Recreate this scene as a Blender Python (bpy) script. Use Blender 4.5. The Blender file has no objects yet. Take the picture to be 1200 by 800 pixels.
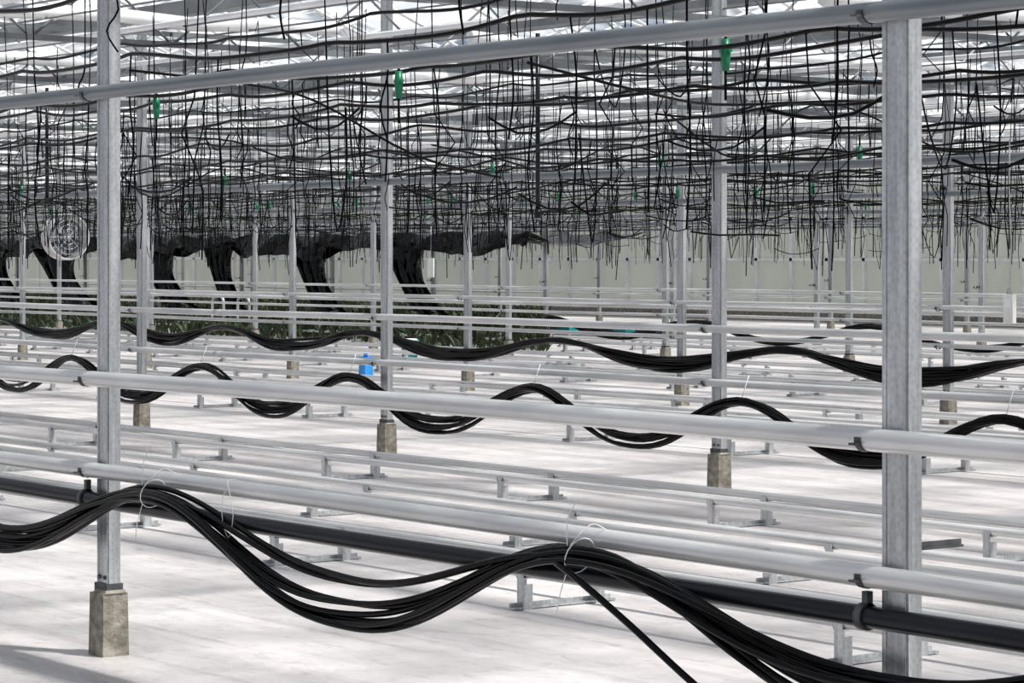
import bpy, math, random
from mathutils import Vector
random.seed(7)
R = random.random
def U(a,b): return a+(b-a)*R()
S = bpy.context.scene

# ------------------------------------------------------------ mesh builder
class MB:
    def __init__(s): s.v=[]; s.f=[]; s.m=[]; s.sm=[]
    def quad(s,a,b,c,d,m=0):
        i=len(s.v); s.v+= [a,b,c,d]; s.f.append((i,i+1,i+2,i+3)); s.m.append(m); s.sm.append(False)
    def box(s,c,d,m=0,taper=1.0):
        x,y,z=c; a,b,h=d[0]/2,d[1]/2,d[2]/2; i=len(s.v); t=taper
        s.v+=[(x-a,y-b,z-h),(x+a,y-b,z-h),(x+a,y+b,z-h),(x-a,y+b,z-h),
              (x-a*t,y-b*t,z+h),(x+a*t,y-b*t,z+h),(x+a*t,y+b*t,z+h),(x-a*t,y+b*t,z+h)]
        for q in ((0,3,2,1),(4,5,6,7),(0,1,5,4),(1,2,6,5),(2,3,7,6),(3,0,4,7)):
            s.f.append(tuple(i+k for k in q)); s.m.append(m); s.sm.append(False)
    def tube(s,pts,r,n=8,m=0,cap=True,smooth=True):
        pts=[Vector(p) for p in pts]; L=len(pts); base=len(s.v); nv=None
        for k in range(L):
            t=(pts[min(k+1,L-1)]-pts[max(k-1,0)])
            if t.length<1e-9: t=Vector((0,0,1))
            t.normalize()
            if nv is None:
                nv=Vector((0,0,1)) if abs(t.z)<.8 else Vector((0,1,0))
            nv=nv-t*nv.dot(t)
            if nv.length<1e-4: nv=t.orthogonal()
            nv.normalize(); b=t.cross(nv)
            rr=r[k] if isinstance(r,(list,tuple)) else r
            p=pts[k]
            for j in range(n):
                a=2*math.pi*j/n; o=nv*(math.cos(a)*rr)+b*(math.sin(a)*rr)
                s.v.append((p.x+o.x,p.y+o.y,p.z+o.z))
        for k in range(L-1):
            for j in range(n):
                a=base+k*n+j; b_=base+k*n+(j+1)%n
                s.f.append((a,b_,b_+n,a+n)); s.m.append(m); s.sm.append(smooth)
        if cap:
            s.f.append(tuple(base+j for j in range(n-1,-1,-1))); s.m.append(m); s.sm.append(False)
            e=base+(L-1)*n
            s.f.append(tuple(e+j for j in range(n))); s.m.append(m); s.sm.append(False)
    def mesh(s,name,mats):
        me=bpy.data.meshes.new(name); me.from_pydata(s.v,[],s.f)
        for mt in mats: me.materials.append(mt)
        me.polygons.foreach_set('material_index',s.m)
        me.polygons.foreach_set('use_smooth',s.sm); me.update(); return me
    def obj(s,name,mats,loc=(0,0,0)):
        o=bpy.data.objects.new(name,s.mesh(name,mats)); o.location=loc
        S.collection.objects.link(o); return o
def smooth(P,n=5):
    P=[Vector(p) for p in P]; out=[]
    for i in range(len(P)-1):
        p0=P[max(i-1,0)];p1=P[i];p2=P[i+1];p3=P[min(i+2,len(P)-1)]
        for k in range(n):
            t=k/n; out.append(.5*((2*p1)+(p2-p0)*t+(2*p0-5*p1+4*p2-p3)*t*t+(3*p1-p0-3*p2+p3)*t**3))
    out.append(P[-1]); return out

# ------------------------------------------------------------ materials
def newmat(name):
    m=bpy.data.materials.new(name); m.use_nodes=True
    nt=m.node_tree; return m,nt,nt.nodes['Principled BSDF']
def ramp(nt,fac,stops):
    r=nt.nodes.new('ShaderNodeValToRGB'); e=r.color_ramp.elements
    e[0].position,e[0].color=stops[0][0],(*stops[0][1],1)
    e[1].position,e[1].color=stops[-1][0],(*stops[-1][1],1)
    for p,c in stops[1:-1]:
        k=e.new(p); k.color=(*c,1)
    nt.links.new(fac,r.inputs[0]); return r.outputs[0]
def coords(nt,scale=(1,1,1),rot=(0,0,0)):
    tc=nt.nodes.new('ShaderNodeTexCoord'); mp=nt.nodes.new('ShaderNodeMapping')
    mp.inputs['Scale'].default_value=scale; mp.inputs['Rotation'].default_value=rot
    nt.links.new(tc.outputs['Object'],mp.inputs[0]); return mp.outputs[0]
def noise(nt,vec,sc,det=4,rough=.55):
    n=nt.nodes.new('ShaderNodeTexNoise'); n.inputs['Scale'].default_value=sc
    n.inputs['Detail'].default_value=det; n.inputs['Roughness'].default_value=rough
    nt.links.new(vec,n.inputs['Vector']); return n.outputs['Fac']
def bump(nt,b,h,st,dist):
    k=nt.nodes.new('ShaderNodeBump'); k.inputs['Strength'].default_value=st; k.inputs['Distance'].default_value=dist
    nt.links.new(h,k.inputs['Height']); nt.links.new(k.outputs[0],b.inputs['Normal'])
def mixc(nt,f,a,b,mode='MIX'):
    m=nt.nodes.new('ShaderNodeMix'); m.data_type='RGBA'; m.blend_type=mode
    if isinstance(f,(int,float)): m.inputs[0].default_value=f
    else: nt.links.new(f,m.inputs[0])
    nt.links.new(a,m.inputs[6]); nt.links.new(b,m.inputs[7]); return m.outputs[2]
def simple(name,c1,c2,rough=.5,metal=0,sc=8,scale=(1,1,1),bs=0,bd=.01,spec=.5):
    m,nt,b=newmat(name); v=coords(nt,scale); n=noise(nt,v,sc)
    nt.links.new(ramp(nt,n,[(.3,c1),(.7,c2)]),b.inputs['Base Color'])
    b.inputs['Roughness'].default_value=rough; b.inputs['Metallic'].default_value=metal
    b.inputs['Specular IOR Level'].default_value=spec
    if bs: bump(nt,b,n,bs,bd)
    return m
# floor fabric
mfloor,nt,b=newmat('white_ground_fabric')
v=coords(nt); n1=noise(nt,coords(nt,(.4,.9,1)),1.0,7,.62); n2=noise(nt,coords(nt,(.5,1,1)),11,6,.7); n3=noise(nt,coords(nt,(.35,6,1)),1.6,5,.6)
c=ramp(nt,n1,[(.28,(.50,.472,.468)),(.5,(.65,.62,.617)),(.72,(.75,.72,.717))])
d=ramp(nt,n2,[(.30,(.50,.46,.44)),(.47,(1,1,1)),(.8,(1,1,1))])
e=ramp(nt,n3,[(.34,(.60,.58,.57)),(.48,(1,1,1)),(.8,(1,1,1))])
c=mixc(nt,.5,c,d,'MULTIPLY'); c=mixc(nt,.38,c,e,'MULTIPLY')
nt.links.new(c,b.inputs['Base Color']); b.inputs['Roughness'].default_value=.40
wr=noise(nt,coords(nt,(1,1.7,1),(0,0,.3)),2.0,6,.55); bump(nt,b,wr,.8,.06)

# galvanised
mgalv,nt,b=newmat('galvanised_steel')
v=coords(nt); vo=nt.nodes.new('ShaderNodeTexVoronoi'); vo.inputs['Scale'].default_value=70; nt.links.new(v,vo.inputs['Vector'])
c1=ramp(nt,vo.outputs['Distance'],[(.1,(.50,.52,.53)),(.8,(.62,.64,.65))])
n=noise(nt,coords(nt,(14,14,.8)),2.0,6,.6); c2=ramp(nt,n,[(.3,(.50,.51,.52)),(.6,(1,1,1)),(.8,(1,1,1))])
nt.links.new(mixc(nt,.85,c1,c2,'MULTIPLY'),b.inputs['Base Color'])
b.inputs['Metallic'].default_value=.6; b.inputs['Roughness'].default_value=.33
mdkgalv=simple('dark_galvanised',(.06,.065,.07),(.16,.165,.17),.5,.4,12)
mwhite=simple('white_painted_pipe',(.52,.525,.53),(.72,.72,.72),.20,.2,1.5,(1,6,6))
mgrayp=simple('grey_pipe',(.15,.17,.19),(.27,.29,.31),.28,.4,2,(.5,4,4))
mdarkp=simple('dark_plastic_pipe',(.008,.010,.014),(.018,.021,.028),.28,0,3,spec=.35)
mhose=simple('black_rubber_hose',(.001,.001,.0012),(.0025,.0025,.003),.27,0,10,spec=.22)
mthin=simple('black_drip_tube',(.001,.001,.0012),(.0025,.0025,.003),.4,0,10,spec=.12)
mconc=simple('concrete',(.17,.155,.13),(.42,.39,.34),.9,0,22,(1,1,1),.8,.02)
mgreen=simple('green_plastic',(.005,.13,.06),(.01,.2,.10),.4)
mblue=simple('blue_plastic',(.03,.25,.62),(.05,.32,.75),.4)
mteal=simple('teal_plastic',(.01,.18,.20),(.02,.26,.27),.4)
mcord=simple('white_cord',(.7,.7,.68),(.85,.85,.83),.7)
mfilm=simple('black_plastic_film',(.0015,.0015,.002),(.005,.005,.006),.2,0,1.2,(1,1,1),1.0,.25,spec=.4)
mleaf=simple('weed_leaves',(.007,.015,.005),(.05,.075,.025),.6,0,1.3)
malu=simple('white_aluminium',(.72,.73,.74),(.92,.93,.94),.28,.1,2)
malud=simple('shade_grey_aluminium',(.14,.15,.16),(.30,.32,.33),.4,.3,2)  # darker aluminium copy: shadow grey of the roof metal put into base colour
# wall panel
mwall,nt,b=newmat('wall_panel'); v=coords(nt,(.8,1,.3)); n=noise(nt,v,1.2,5)
nt.links.new(ramp(nt,n,[(.3,(.30,.325,.29)),(.7,(.46,.485,.44))]),b.inputs['Base Color']); b.inputs['Roughness'].default_value=.5
tr=nt.nodes.new('ShaderNodeBsdfTranslucent'); tr.inputs[0].default_value=(.62,.65,.58,1)
mx=nt.nodes.new('ShaderNodeMixShader'); mx.inputs[0].default_value=.3
nt.links.new(b.outputs[0],mx.inputs[1]); nt.links.new(tr.outputs[0],mx.inputs[2])
nt.links.new(mx.outputs[0],nt.nodes['Material Output'].inputs[0])
# roof glass
mglass=bpy.data.materials.new('roof_glass'); mglass.use_nodes=True; nt=mglass.node_tree
nt.nodes.remove(nt.nodes['Principled BSDF'])
t=nt.nodes.new('ShaderNodeBsdfTransparent'); t.inputs[0].default_value=(.96,.97,.97,1)
dl=nt.nodes.new('ShaderNodeBsdfTranslucent'); dl.inputs[0].default_value=(.92,.94,.95,1)
mx=nt.nodes.new('ShaderNodeMixShader')
n=noise(nt,coords(nt,(.9,.9,.9)),1.0,2)
rr=ramp(nt,n,[(.50,(.01,.01,.01)),(.60,(.42,.42,.42))])
nt.links.new(rr,mx.inputs[0]); nt.links.new(t.outputs[0],mx.inputs[1]); nt.links.new(dl.outputs[0],mx.inputs[2])
nt.links.new(mx.outputs[0],nt.nodes['Material Output'].inputs[0])

# ------------------------------------------------------------ layout
H=1.53
ROWS=[(-1.7,-0.6,4.25),(4.87,-4.84,4.25),(11.45,-13.04,3.86),(17.7,-17.0,3.74),(24.0,-24.8,3.67),(30.3,-28.4,3.67),(36.6,-31.0,3.67)]
XMIN,XMAX=-100,6
PX0=XMIN+.6
mb=MB(); mb.quad((-110,-12,0),(14,-12,0),(14,46,0),(-110,46,0)); mb.obj('floor',[mfloor])

GUT=3.6
def post_mesh():
    mb=MB()
    hx,hy,t=.045,.026,.006; z0,z1=.24,GUT
    zc=(z0+z1)/2; zh=z1-z0
    mb.box((0,-hy+t/2,zc),(2*hx,t,zh)); mb.box((-hx+t/2,0,zc),(t,2*hy-2*t,zh))
    mb.box((hx-t/2,0,zc),(t,2*hy-2*t,zh)); mb.box((0,hy-t/2,zc),(2*hx,t,zh))
    mb.box((hx+.001,-hy+.008,zc),(.004,.012,zh)); mb.box((-hx+.012,-hy-.001,zc),(.010,.004,zh)); mb.box((hx-.008,-hy-.001,zc),(.010,.004,zh))
    mb.box((0,0,.262),(.10,.07,.03),1)
    mb.box((0,0,.12),(.118,.112,.24),2,.93)
    mb.box((.01,.0,.247),(.10,.095,.012),2,.8)
    for bx in (-.02,.025): mb.tube([(bx,-.035,.30),(bx,-.022,.30)],.008,6,1)
    for h,r in ((2.155,.027),(1.06,.030),(.71,.030)):
        yc=-hy-.002-r
        for sx in (-.07,):
            pts=[]
            for k in range(9):
                a=math.radians(0-k*24); pts.append((yc+math.cos(a)*(r+.003),h+math.sin(a)*(r+.003)))
            for k in range(8):
                (y0,za),(y1,zb)=pts[k],pts[k+1]
                mb.quad((sx-.012,y0,za),(sx+.012,y0,za),(sx+.012,y1,zb),(sx-.012,y1,zb),1)
            mb.box((sx/2-.01,-hy+.004,h-r*.2),(abs(sx)+.01,.008,.03),1)
            mb.box((sx,yc-r-.012,h-r*.35),(.024,.02,.006),1)
    return mb.mesh('steel_post',[mgalv,mdkgalv,mconc])
pm=post_mesh()
for (d,s0,sp) in ROWS:
    s=s0
    while s>max(-2.3*max(d,1)-8,XMIN+1): 
        o=bpy.data.objects.new('steel_post',pm); o.location=(s,d,0); S.collection.objects.link(o); s-=sp
for i,(d,s0,sp) in enumerate(ROWS):
    if d<0: continue
    hy=.028
    x1=XMAX
    rr_=.030 if i==1 else (.026 if i==2 else .021)
    for (nm,h,r,mt) in (('overhead_pipe',2.155,.027,mgrayp),('upper_rail_pipe',1.06,rr_,mwhite),('lower_rail_pipe',.71,rr_,mwhite)):
        if i>=5 and nm=='upper_rail_pipe': continue
        mb=MB(); y=d-hy-r; hh=h-(0.06 if (nm=='overhead_pipe' and i>1) else 0)
        pts=[(x,y,hh+.004*math.sin(x*.8+i)) for x in [PX0+k*1.0 for k in range(int(x1-PX0)+1)]]
        mb.tube(pts,r,16,0)
        if i<3:
            for x in [s0-.5-k*sp*1.5 for k in range(1,8)]:
                mb.tube([(x-.06,y,hh+.004*math.sin(x*.8+i)),(x+.06,y,hh+.004*math.sin(x*.8+i))],r+.0015,16,0)
        mb.obj(nm,[mt])
        if i==3 and nm=='upper_rail_pipe':
            mb=MB(); y=d+.03+r; mb.tube([(PX0,y,hh-.05),(x1,y,hh-.05)],r,10,0); mb.obj(nm,[mt])
mb=MB(); y=4.87-.028-.03
mb.tube([(x,y,.60+.005*math.sin(x)) for x in range(-40,6)],.029,16,0)
for s in (-9.09,-4.84,-13.34):
    mb.tube([(s-.085,y,.60+.005*math.sin(s)),(s-.06,y,.60+.005*math.sin(s))],.036,16,1)
    mb.box((s-.07,y+.004,.645),(.02,.02,.05),1)
mb.obj('dark_water_pipe',[mdarkp,mdkgalv])
mb=MB(); mb.box((-4.84+.02,4.87+.11,.78),(.02,.17,.006),0); mb.box((-4.84+.02,4.87+.11,.787),(.004,.17,.02),0); mb.obj('support_arm',[mdkgalv])

# floor tube rail tracks (pairs)
tracks=[]
for d,_,_ in ROWS[1:]:
    for off in (2.07,3.53,4.95): tracks.append(d+off)
for ti,d in enumerate(tracks):
    if d>30: continue
    mb=MB(); x0=max(PX0,-2.3*d-6); r=.0225 if d<16 else .017; zc=.162
    for y in (d,d+.4): mb.tube([(x,y,zc) for x in (x0,x0/2,XMAX-2)],r,12,0)
    x=-1.1
    while x>x0:
        xx=x+U(-.05,.05)
        for y in (d,d+.4):
            mb.box((xx,y-.024,.07),(.045,.004,.14),1); mb.box((xx-.021,y,.07),(.004,.05,.14),1); mb.box((xx+.021,y,.055),(.004,.05,.11),1)
            mb.box((xx,y,.137),(.05,.055,.005),1); mb.box((xx,y-.028,.15),(.05,.004,.025),1); mb.box((xx,y+.028,.15),(.05,.004,.025),1)
        mb.box((xx,d+.21,.008),(.04,.56,.008),1); mb.box((xx-.02,d+.21,.018),(.004,.56,.02),1)
        x-=2.02
    mb.obj('tube_rail_track',[mwhite,mgalv])

# ------------------------------------------------------------ hose bundles (hung in waves)
def wave_h(x,crests,hi,lo,p=1.25):
    for a,b in zip(crests[:-1],crests[1:]):
        if a<=x<=b:
            t=(x-a)/(b-a); return lo+(hi-lo)*((1+math.cos(2*math.pi*t))/2)**p,t
    return lo,.5
def bundle(name,d,crests,hi,lo,nh,r,spread,step,sides,seed):
    rnd=random.Random(seed); mb=MB()
    for k in range(nh):
        a=2*math.pi*k/nh+rnd.random(); rad=(.3+.7*rnd.random())*.034
        seglo=[lo+rnd.uniform(-spread,spread) for _ in crests]
        ph=rnd.random()*6; pts=[]
        x=crests[0]+.01
        while x<crests[-1]-.01:
            for i in range(len(crests)-1):
                if crests[i]<=x<=crests[i+1]: break
            h,t=wave_h(min(max(x,crests[0]),crests[-1]),crests,hi,seglo[i])
            w=math.sin(math.pi*t)**2; ph2=a+1.6*math.sin(x*1.1+ph)
            yo=math.cos(ph2)*rad*(1+.5*w); zo=math.sin(ph2)*rad*.8
            pts.append((x,d+yo+.012*math.sin(x*3+ph),h+zo+.006*math.sin(x*5+ph))); x+=step
        mb.tube(pts,r,sides,0)
    return mb
c1=[-15.6,-13.3,-10.95,-8.5,-6.0,-3.5,-1.1]
mb=bundle('b',4.735,c1,.668,.405,12,.0100,.07,.06,8,3)
pts=[(-6.05,4.69,.645),(-5.9,4.67,.60),(-5.67,4.66,.505),(-5.40,4.65,.385),(-5.1,4.64,.27),(-4.8,4.62,.17),(-4.4,4.6,.08),(-3.9,4.6,.014)]
mb.tube(smooth(pts),.0100,8,0)
for cx in c1[1:-1]:
    ring=[(cx+.02*math.sin(a),4.735+.052*math.cos(a),.668+.052*math.sin(a)) for a in [k*math.pi/8 for k in range(17)]]
    mb.tube(ring,.0022,5,1)
    mb.tube(smooth([(cx,4.70,.70),(cx+.01,4.765,.755),(cx+.03,4.80,.745),(cx+.02,4.85,.715)],4),.0020,5,1)
    mb.tube(smooth([(cx,4.69,.70),(cx-.01,4.70,.78),(cx+.03,4.71,.80+U(0,.05))],4),.0016,5,1)
    mb.tube(smooth([(cx,4.69,.63),(cx-.02,4.68,.56),(cx-.05,4.69,.50)],4),.0016,5,1)
mb.obj('irrigation_hose_bundle',[mhose,mcord])
c2=[-26.4,-24.1,-21.8,-19.47,-17.19,-14.84,-12.65,-10.4,-8.1,-5.8]
mb=bundle('b',11.30,c2,.60,.29,10,.0125,.04,.1,6,5)
for cx in c2: mb.tube([(cx,11.30,.63),(cx,11.36,.77)],.003,4,1)
mb.obj('irrigation_hose_bundle',[mhose,mcord])
c3=[-44,-40,-36.3,-32.6,-29.6,-26.4,-22.6,-19.0,-15.6,-12]
mb=bundle('b',17.52,c3,.62,.42,13,.018,.06,.15,6,9); mb.obj('irrigation_hose_bundle',[mhose,mcord])
c4=[-31+3.4*k for k in range(6)]
mb=bundle('b',23.8,c4,.64,.40,8,.016,.03,.2,5,11); mb.obj('irrigation_hose_bundle',[mhose,mcord])
mb=MB(); cx=-8.02
mb.tube(smooth([(cx,4.765,.72),(cx-.03,4.76,.68),(cx-.02,4.755,.60),(cx+.03,4.75,.55),(cx+.05,4.755,.63),(cx+.02,4.76,.70),(cx-.01,4.77,.745),(cx,4.81,.744)],5),.0018,5,0); mb.obj('white_cord_loop',[mcord])

# ------------------------------------------------------------ overhead drip hose net
mb=MB(); rnd=random.Random(21); ru=rnd.uniform
lines=[(4.25,2.46,0),(5.25,2.34,1),(6.0,2.29,1),(7.2,2.72,2),(9.4,2.78,2),(12.2,2.85,2)]
y=6.75
while y<41:
    lines.append((y+ru(-.08,.08),2.27+ru(-.09,.10),1)); y+=.76 if y<17 else 1.3
for (d,h,full) in lines:
    near=d<13; x0,x1=-2.3*d-1,-.72*d+1.5
    sup=[]; x=x0-1
    while x<x1+2: sup.append((x,ru(-.03,.03))); x+=ru(.7,1.5)
    fr=[(ru(.5,1.2),ru(0,6),ru(.005,.015)),(ru(5,8),ru(0,6),ru(.003,.008))]
    def f(x):
        for (a,za),(b2,zb) in zip(sup[:-1],sup[1:]):
            if a<=x<=b2:
                t=(x-a)/(b2-a); return h+za+(zb-za)*(3*t*t-2*t**3)-.035*4*t*(1-t)*(b2-a)/1.3+sum(q*math.sin(w*x+p) for w,p,q in fr)
        return h
    g=lambda x: d+.04*math.sin(1.3*x+fr[0][1])
    step=.09 if near else (.2 if d<22 else .4)
    pts=[]; x=x0
    while x<x1:
        pts.append((x,g(x),f(x))); x+=step
    mb.tube(pts,.0085 if near else .010,6 if near else 3,0,False)
    x=x0; sp={0:.8,1:.46,2:.75}[full]
    if d>17: sp=.8
    rt_=.0040 if near else .005; nt_=4 if near else 3
    lng=1.0 if d<14 else 1.12
    while x<x1:
        x+=sp*ru(.35,1.6)
        z=f(x); yy=g(x)
        L=lng*(ru(.35,.78) if rnd.random()<.78 else ru(.12,.3)) if full else ru(.1,.34)
        kind=rnd.random()
        sway=ru(-.04,.04)
        if kind<.68:
            P=[(x,yy,z),(x+sway*.6+ru(-.012,.012),yy+ru(-.02,.02),z-L*.33),(x+sway*.2+ru(-.018,.018),yy+ru(-.03,.03),z-L*.66),(x+sway,yy,z-L)]
        elif kind<.74:
            w=ru(.05,.2)*(1 if rnd.random()<.5 else -1)
            P=[(x,yy,z),(x+.02,yy,z-L*.5),(x+w*.4,yy+.02,z-L),(x+w,yy+.02,z-L*.72),(x+w*1.25,yy,z-L*.35)]
        else:
            w=ru(.06,.16)*(1 if rnd.random()<.5 else -1)
            P=[(x,yy,z),(x+w*.1,yy,z-L*.22),(x+w,yy+.02,z-L*.42),(x+w*.1,yy,z-L*.60),(x+w*.2,yy,z-L)]
        if near and kind<.74: P=smooth(P,3)
        mb.tube(P,rt_,nt_,1,False)
        if rnd.random()<.5:
            mb.tube([(x,yy,z),(x+ru(-.03,.03),yy,z+.35),(x+ru(-.06,.06),yy,3.05)],.0032 if near else .0042,3,1,False)
        if rnd.random()<.12 and full:
            w=ru(.3,1.0); zz=z-ru(.1,.55); sg=ru(.02,.08)
            mb.tube(smooth([(x,yy,zz),(x+w*.3,yy+.02,zz-sg),(x+w*.7,yy,zz-sg*.9),(x+w,yy,zz+ru(-.05,.05))],2),.006 if near else .007,nt_,1,False)
for k in range(22):
    d=ru(5.2,24); x=-1.4*d+ru(-.7,.6)*d
    P=[(x,d,ru(2.1,2.4))]
    for q in range(4): P.append((x+ru(-.15,.15),d+.5*(q+1),ru(1.9,2.4)))
    mb.tube(smooth(P,4),.006,4,0,False)
mb.obj('overhead_drip_hose_net',[mhose,mthin])
def valve(s,d,h):
    mb=MB(); mb.tube([(0,0,-.06),(0,0,-.02),(0,0,.0),(0,0,.05)],[.012,.016,.018,.014],8,0); mb.tube([(-.025,0,.01),(.025,0,.01)],.008,8,0)
    mb.tube([(0,0,.05),(0,0,.12)],.006,5,1); mb.tube([(0,0,-.06),(0,0,-.16)],.005,5,1); mb.obj('green_hose_valve',[mgreen,mthin],(s,d,h))
for k in range(5): valve(-6.8-1.97*k,6.0,2.22)
for d,off in ((11.9,.3),(17.5,1.1),(18.4,0),(24,.5)):
    for k in range(12): valve(-1.0*d-off-1.97*k,d,2.18)

# ------------------------------------------------------------ roof
gut=[]
ds=[-1.7]+[r[0] for r in ROWS[1:]]+[42.8]
for a,b_ in zip(ds[:-1],ds[1:]): gut+=[a,(a+b_)/2]
gut.append(42.8)
mg=MB(); mr=MB(); mgl=MB()
for y in gut:
    for dx in ((-.08,.0),(.08,.0)): mg.box(((XMIN+XMAX)/2,y+dx[0],GUT+.06),(XMAX-XMIN,.006,.12),0)
    mg.box(((XMIN+XMAX)/2,y,GUT),(XMAX-XMIN,.16,.006),0)
mg.obj('roof_gutters',[malud])
RH=4.35
for a,b_ in zip(gut[:-1],gut[1:]):
    m=(a+b_)/2; mr.box(((XMIN+XMAX)/2,m,RH),(XMAX-XMIN,.05,.07),0)
    mgl.quad((XMIN,a,GUT+.12),(XMAX,a,GUT+.12),(XMAX,m,RH),(XMIN,m,RH)); mgl.quad((XMIN,m,RH),(XMAX,m,RH),(XMAX,b_,GUT+.12),(XMIN,b_,GUT+.12))
    x=XMIN
    while x<XMAX:
        mr.tube([(x,a,GUT+.10),(x,m,RH-.01)],.018,4,0,False,False); mr.tube([(x,m,RH-.01),(x,b_,GUT+.10)],.018,4,0,False,False); x+=1.1
    x=XMIN+U(0,2)
    while x<XMAX:
        y0=m; y1=m-1.0; z1=RH+.28
        for xx in (x,x+1.1,x+2.2): mr.tube([(xx,y0,RH+.03),(xx,y1,z1)],.02,4,0,False,False)
        mr.tube([(x,y1,z1),(x+2.2,y1,z1)],.025,4,0,False,False)
        mgl.quad((x,y0,RH+.03),(x+2.2,y0,RH+.03),(x+2.2,y1,z1),(x,y1,z1))
        mr.tube([(x+1.1,y1,z1),(x+1.1,m-.5,RH-.45)],.01,4,0,False,False)
        x+=4.4
mr.obj('roof_glazing_bars',[malu]); mgl.obj('roof_glass',[mglass])
mb=MB()
x=-4.84
while x>-96:
    mb.box((x,20.4,3.02),(.04,44.2,.04),0); mb.box((x,20.4,3.46),(.04,44.2,.04),0)
    y=-1.7
    while y<41.4:
        mb.tube([(x,y,3.02),(x,y+.55,3.46)],.010,4,0,False,False); mb.tube([(x,y+.55,3.46),(x,y+1.1,3.02)],.010,4,0,False,False); y+=1.1
    x-=3.86
mb.obj('trellis_girders',[malud])
mb=MB(); y=4
while y<42:
    mb.tube([(PX0,y,3.08),(XMAX,y,3.08)],.020,6,0,False)
    for q in (.5,1.05): mb.tube([(PX0,y+q,3.14),(XMAX,y+q,3.14)],.007,4,1,False)
    y+=1.6
mb.obj('roof_support_pipes',[malu,malud])
mb=MB(); x=-8.7
while x>-94:
    for y0 in (5.2,11.8,18.1,24.4,30.6):
        P=[(x+.12,y0+k*.6,3.18+.02*math.sin(k*2.1+x)) for k in range(10)]
        mb.tube(P,.05,6,0)
    x-=3.86
mb.obj('folded_screen_cloth',[malu])

# ------------------------------------------------------------ walls
def wall(name,fixed,a,b_,hmax):
    mb=MB()
    mb.quad((a,fixed,0),(b_,fixed,0),(b_,fixed,hmax),(a,fixed,hmax),0)
    t=a
    while t<=b_:
        mb.box((t,fixed-.04,hmax/2),(.09,.06,hmax),1); t+=1.22
    for z in (.3,1.45,2.4,3.3): mb.box(((a+b_)/2,fixed-.04,z),((b_-a),.06,.07),1)
    mb.box(((a+b_)/2,fixed-.04,.1),((b_-a),.1,.2),2)
    mb.obj(name,[mwall,malu,mconc])
wall('wall_back',42.98,XMIN,XMAX+6,GUT)
mb=MB(); mb.quad((XMIN,-10,0),(XMIN,42.9,0),(XMIN,42.9,GUT),(XMIN,-10,GUT),0)
for k in range(44): mb.box((XMIN+.04,-10+k*1.22,GUT/2),(.06,.05,GUT),1)
mb.obj('wall_left',[mwall,malu])

# ------------------------------------------------------------ black plastic film
rnd=random.Random(5)
mb=MB(); nx,ny=150,16; xs0,xs1=-72,-39.2; base=len(mb.v)
for i in range(nx+1):
    x=xs0+(xs1-xs0)*i/nx
    low=.16+.07*math.sin(x*.9)+.08*math.sin(x*2.3+1)
    if x>-41.5: low*=(xs1-x)/2.3
    for j in range(ny+1):
        t=j/ny
        if t<.55: y=32.6-t/.55*2.9; z=1.98-.18*math.sin(math.pi*t/.55)*(1+.4*math.sin(x*1.7))
        else:
            q=(t-.55)/.45; y=29.7-.12*q; z=1.98-q*(.25+low)
        y+=.12*math.sin(x*3.1+t*5)*t+rnd.uniform(-.03,.03); z+=.04*math.sin(x*4.3+t*9)+rnd.uniform(-.025,.025)
        mb.v.append((x,y,z))
for i in range(nx):
    for j in range(ny):
        a=base+i*(ny+1)+j; mb.f.append((a,a+1,a+ny+2,a+ny+1)); mb.m.append(0); mb.sm.append(True)
for sx,w in ((-61.1,1.8),(-57.7,3.0),(-52.8,2.2),(-50.1,1.3),(-46.4,1.7),(-42.9,1.7)):
    base=len(mb.v); nu,nv=24,14; lean=rnd.uniform(.5,1.3)
    for j in range(nv+1):
        t=j/nv; ww=w*(1-.55*math.sin(math.pi*min(t*.8,1))*1.0); cx=sx+lean*(t*t-.2)
        for i in range(nu+1):
            q=i/nu-.5; mb.v.append((cx+q*ww,29.6+.12*math.sin(q*22+t*2),1.75-1.32*t+.06*math.sin(q*9)))
    for j in range(nv):
        for i in range(nu):
            a=base+j*(nu+1)+i; mb.f.append((a,a+1,a+nu+2,a+nu+1)); mb.m.append(0); mb.sm.append(True)
mb.obj('black_plastic_sheet',[mfilm])

# ------------------------------------------------------------ weeds
mb=MB(); rnd=random.Random(8)
for k in range(40000):
    d=rnd.uniform(25,41.5); r1=rnd.uniform(-2.15,-1.30); x=r1*d
    if math.sin(x*.7)+math.sin(d*1.9+x*.3)<-1.1: continue
    if d<26.5 and rnd.random()<.5: continue
    h=rnd.uniform(.08,.36); a=rnd.uniform(0,6.28); w=rnd.uniform(.02,.05); lx,ly=math.cos(a),math.sin(a); b2=rnd.uniform(.3,1)*h
    p=Vector((x,d,0)); q=p+Vector((lx*b2*.5,ly*b2*.5,h*.7)); e=p+Vector((lx*b2,ly*b2,h)); o=Vector((-ly*w,lx*w,0))
    mb.quad(tuple(p),tuple(q-o),tuple(e),tuple(q+o))
mb.obj('weed_patch',[mleaf])

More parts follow.
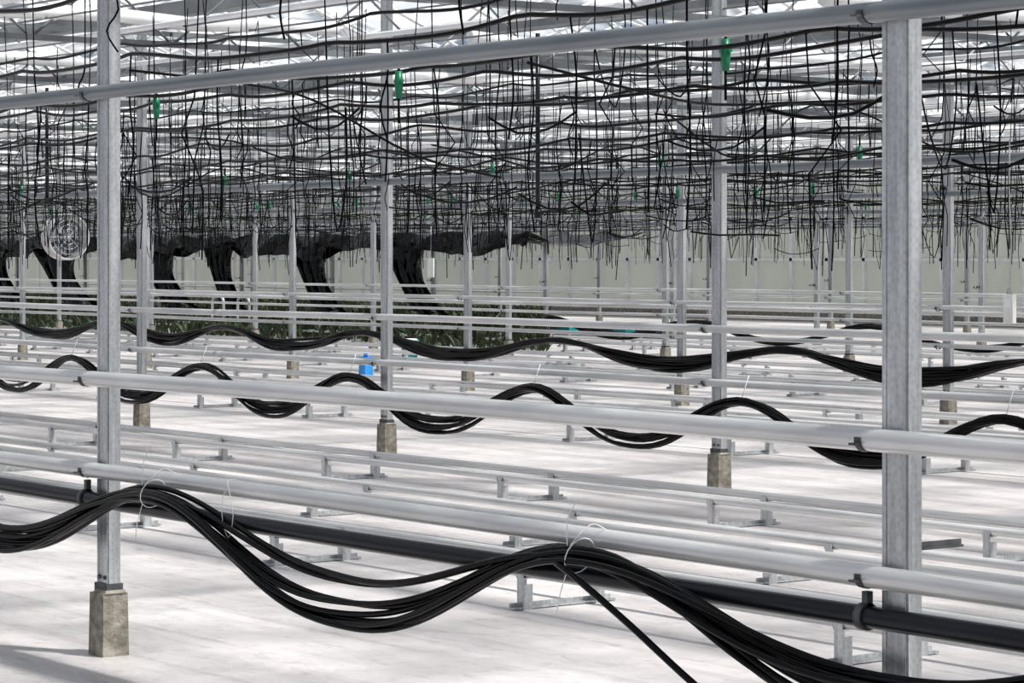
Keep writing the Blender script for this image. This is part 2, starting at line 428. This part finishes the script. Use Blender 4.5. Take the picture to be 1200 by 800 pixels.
# ------------------------------------------------------------ small things
mb=MB(); mb.box((0,0,-.08),(.07,.03,.16),0); mb.box((0,-.016,-.05),(.04,.004,.05),1); mb.tube([(0,0,0),(.0,0,.02),(.01,0,.3),(-.005,0,.6),(0,0,.85)],.004,5,2)
mb.tube([(-.015,0,0),(-.015,0,.03),(.015,0,.03),(.015,0,0)],.004,5,2)
mb.obj('hanging_sensor_box',[mcord,malu,mgalv],(-10.1,11.0,1.32))
mb=MB(); mb.box((0,0,-.15),(.16,.02,.3),0); mb.tube([(0,0,0),(0,0,.5)],.004,4,1); mb.obj('hanging_label',[mcord,mgalv],(-33.9,23.8,1.5))
for (x,z0) in ((-14.4,1.82),(-21.7,2.03)):
    mb=MB(); mb.tube([(0,0,0),(0,0,3.05-z0)],.016,8,0); mb.tube([(0,0,-.03),(0,0,.03)],.026,8,0); mb.tube([(-.06,0,.0),(.06,0,.0)],.008,6,0); mb.obj('hanging_drop_pipe',[mdarkp],(x,11.0,z0))
# fan
mb=MB(); n=32; Rr=.36
for rx in (-.12,-.04,.04,.12):
    mb.tube([(rx,Rr*math.cos(2*math.pi*k/n),Rr*math.sin(2*math.pi*k/n)) for k in range(n+1)],.018,6,0,False)
for k in range(n):
    a,b2=2*math.pi*k/n,2*math.pi*(k+1)/n
    mb.quad((-.12,Rr*math.cos(a),Rr*math.sin(a)),(.12,Rr*math.cos(a),Rr*math.sin(a)),(.12,Rr*math.cos(b2),Rr*math.sin(b2)),(-.12,Rr*math.cos(b2),Rr*math.sin(b2)),0)
for q in (.12,.2,.28):
    mb.tube([(.13,q*math.cos(2*math.pi*k/n),q*math.sin(2*math.pi*k/n)) for k in range(n+1)],.005,4,0,False)
for k in range(8):
    a=math.pi*k/4; mb.tube([(.13,0,0),(.13,Rr*math.cos(a),Rr*math.sin(a))],.005,4,0,False)
for k in range(5):
    a=2*math.pi*k/5; c,s_=math.cos(a),math.sin(a); c2_,s2=math.cos(a+.95),math.sin(a+.95)
    mb.quad((-.03,.06*c,.06*s_),(.0,.32*c,.32*s_),(.05,.32*c2_,.32*s2),(.04,.06*c2_,.06*s2),1)
mb.tube([(-.12,0,0),(.08,0,0)],.07,12,1)
for sy in (-.25,.25): mb.tube([(0,sy,.26),(0,sy,1.2)],.006,4,1)
mb.obj('circulation_fan',[mwhite,mgrayp],(-38.8,20,1.84))
mb=MB(); mb.box((0,0,.12),(.15,.12,.24),0,.94); mb.tube([(0,0,.24),(0,0,.27)],.02,8,0); mb.tube([(-.04,0,.24),(-.03,0,.28),(.03,0,.28),(.04,0,.24)],.008,6,0); mb.obj('blue_jerrycan',[mblue],(-28.3,18.85,0))
mb=MB(); mb.tube([(0,0,0),(0,0,.26),(0,0,.28)],[.11,.14,.15],16,0); mb.tube([(0,0,.279),(0,0,.3)],[.13,.10],16,1); mb.obj('teal_bucket',[mteal,mcord],(-32.6,22.5,0))
mb=MB()
for k in range(7): mb.box((k*.55,0,.05),(.4,.3,.1),1,.9); mb.box((k*.55+U(-.05,.05),U(-.05,.05),.15),(.4,.3,.1),0 if k%3==1 else 1,.9)
mb.obj('plastic_trays',[mteal,mdarkp],(-40,30.9,0))
for x,d in ((-47,27.55),(-46,27.55)):
    mb=MB(); mb.tube(smooth([(0,0,0),(0,0,.5),(.03,0,.66),(.15,0,.72),(.3,0,.72),(.42,0,.66),(.45,0,.5),(.45,0,0)],4),.03,8,0); mb.obj('bent_riser_pipe',[mwhite],(x,d,0))

# ------------------------------------------------------------ light, sky, camera
w=bpy.data.worlds.new('World'); S.world=w; w.use_nodes=True; nt=w.node_tree; bg=nt.nodes['Background']
tc=nt.nodes.new('ShaderNodeTexCoord'); mp=nt.nodes.new('ShaderNodeMapping'); mp.inputs['Scale'].default_value=(1,1,3)
nt.links.new(tc.outputs['Generated'],mp.inputs[0])
n=noise(nt,mp.outputs[0],4.5,6,.6)
nt.links.new(ramp(nt,n,[(.40,(.34,.46,.68)),(.58,(1.1,1.1,1.11))]),bg.inputs[0]); bg.inputs[1].default_value=.46
sd=bpy.data.lights.new('sun','SUN'); sd.energy=4.7; sd.angle=math.radians(4); sd.color=(1,.965,.92)
so=bpy.data.objects.new('sun',sd); S.collection.objects.link(so)
fw=Vector((-.8005,.5993,0)); rt=Vector((.5993,.8005,0))
dirv=(fw*.30-rt*.65+Vector((0,0,-1.0))).normalized()
so.rotation_euler=dirv.to_track_quat('-Z','Y').to_euler()
so.location=(0,0,20)
cd=bpy.data.cameras.new('camera'); cam=bpy.data.objects.new('camera',cd); S.collection.objects.link(cam)
cd.sensor_width=36; cd.lens=93.3; cd.shift_y=-100/1200; cd.clip_end=400
cam.location=(0,0,H); cam.rotation_euler=(math.radians(90),0,math.atan2(.8005,.5993))
S.camera=cam
S.view_settings.view_transform='Standard'
try: S.view_settings.look='Medium High Contrast'
except Exception: pass
try: S.cycles.transparent_max_bounces=24
except Exception: pass
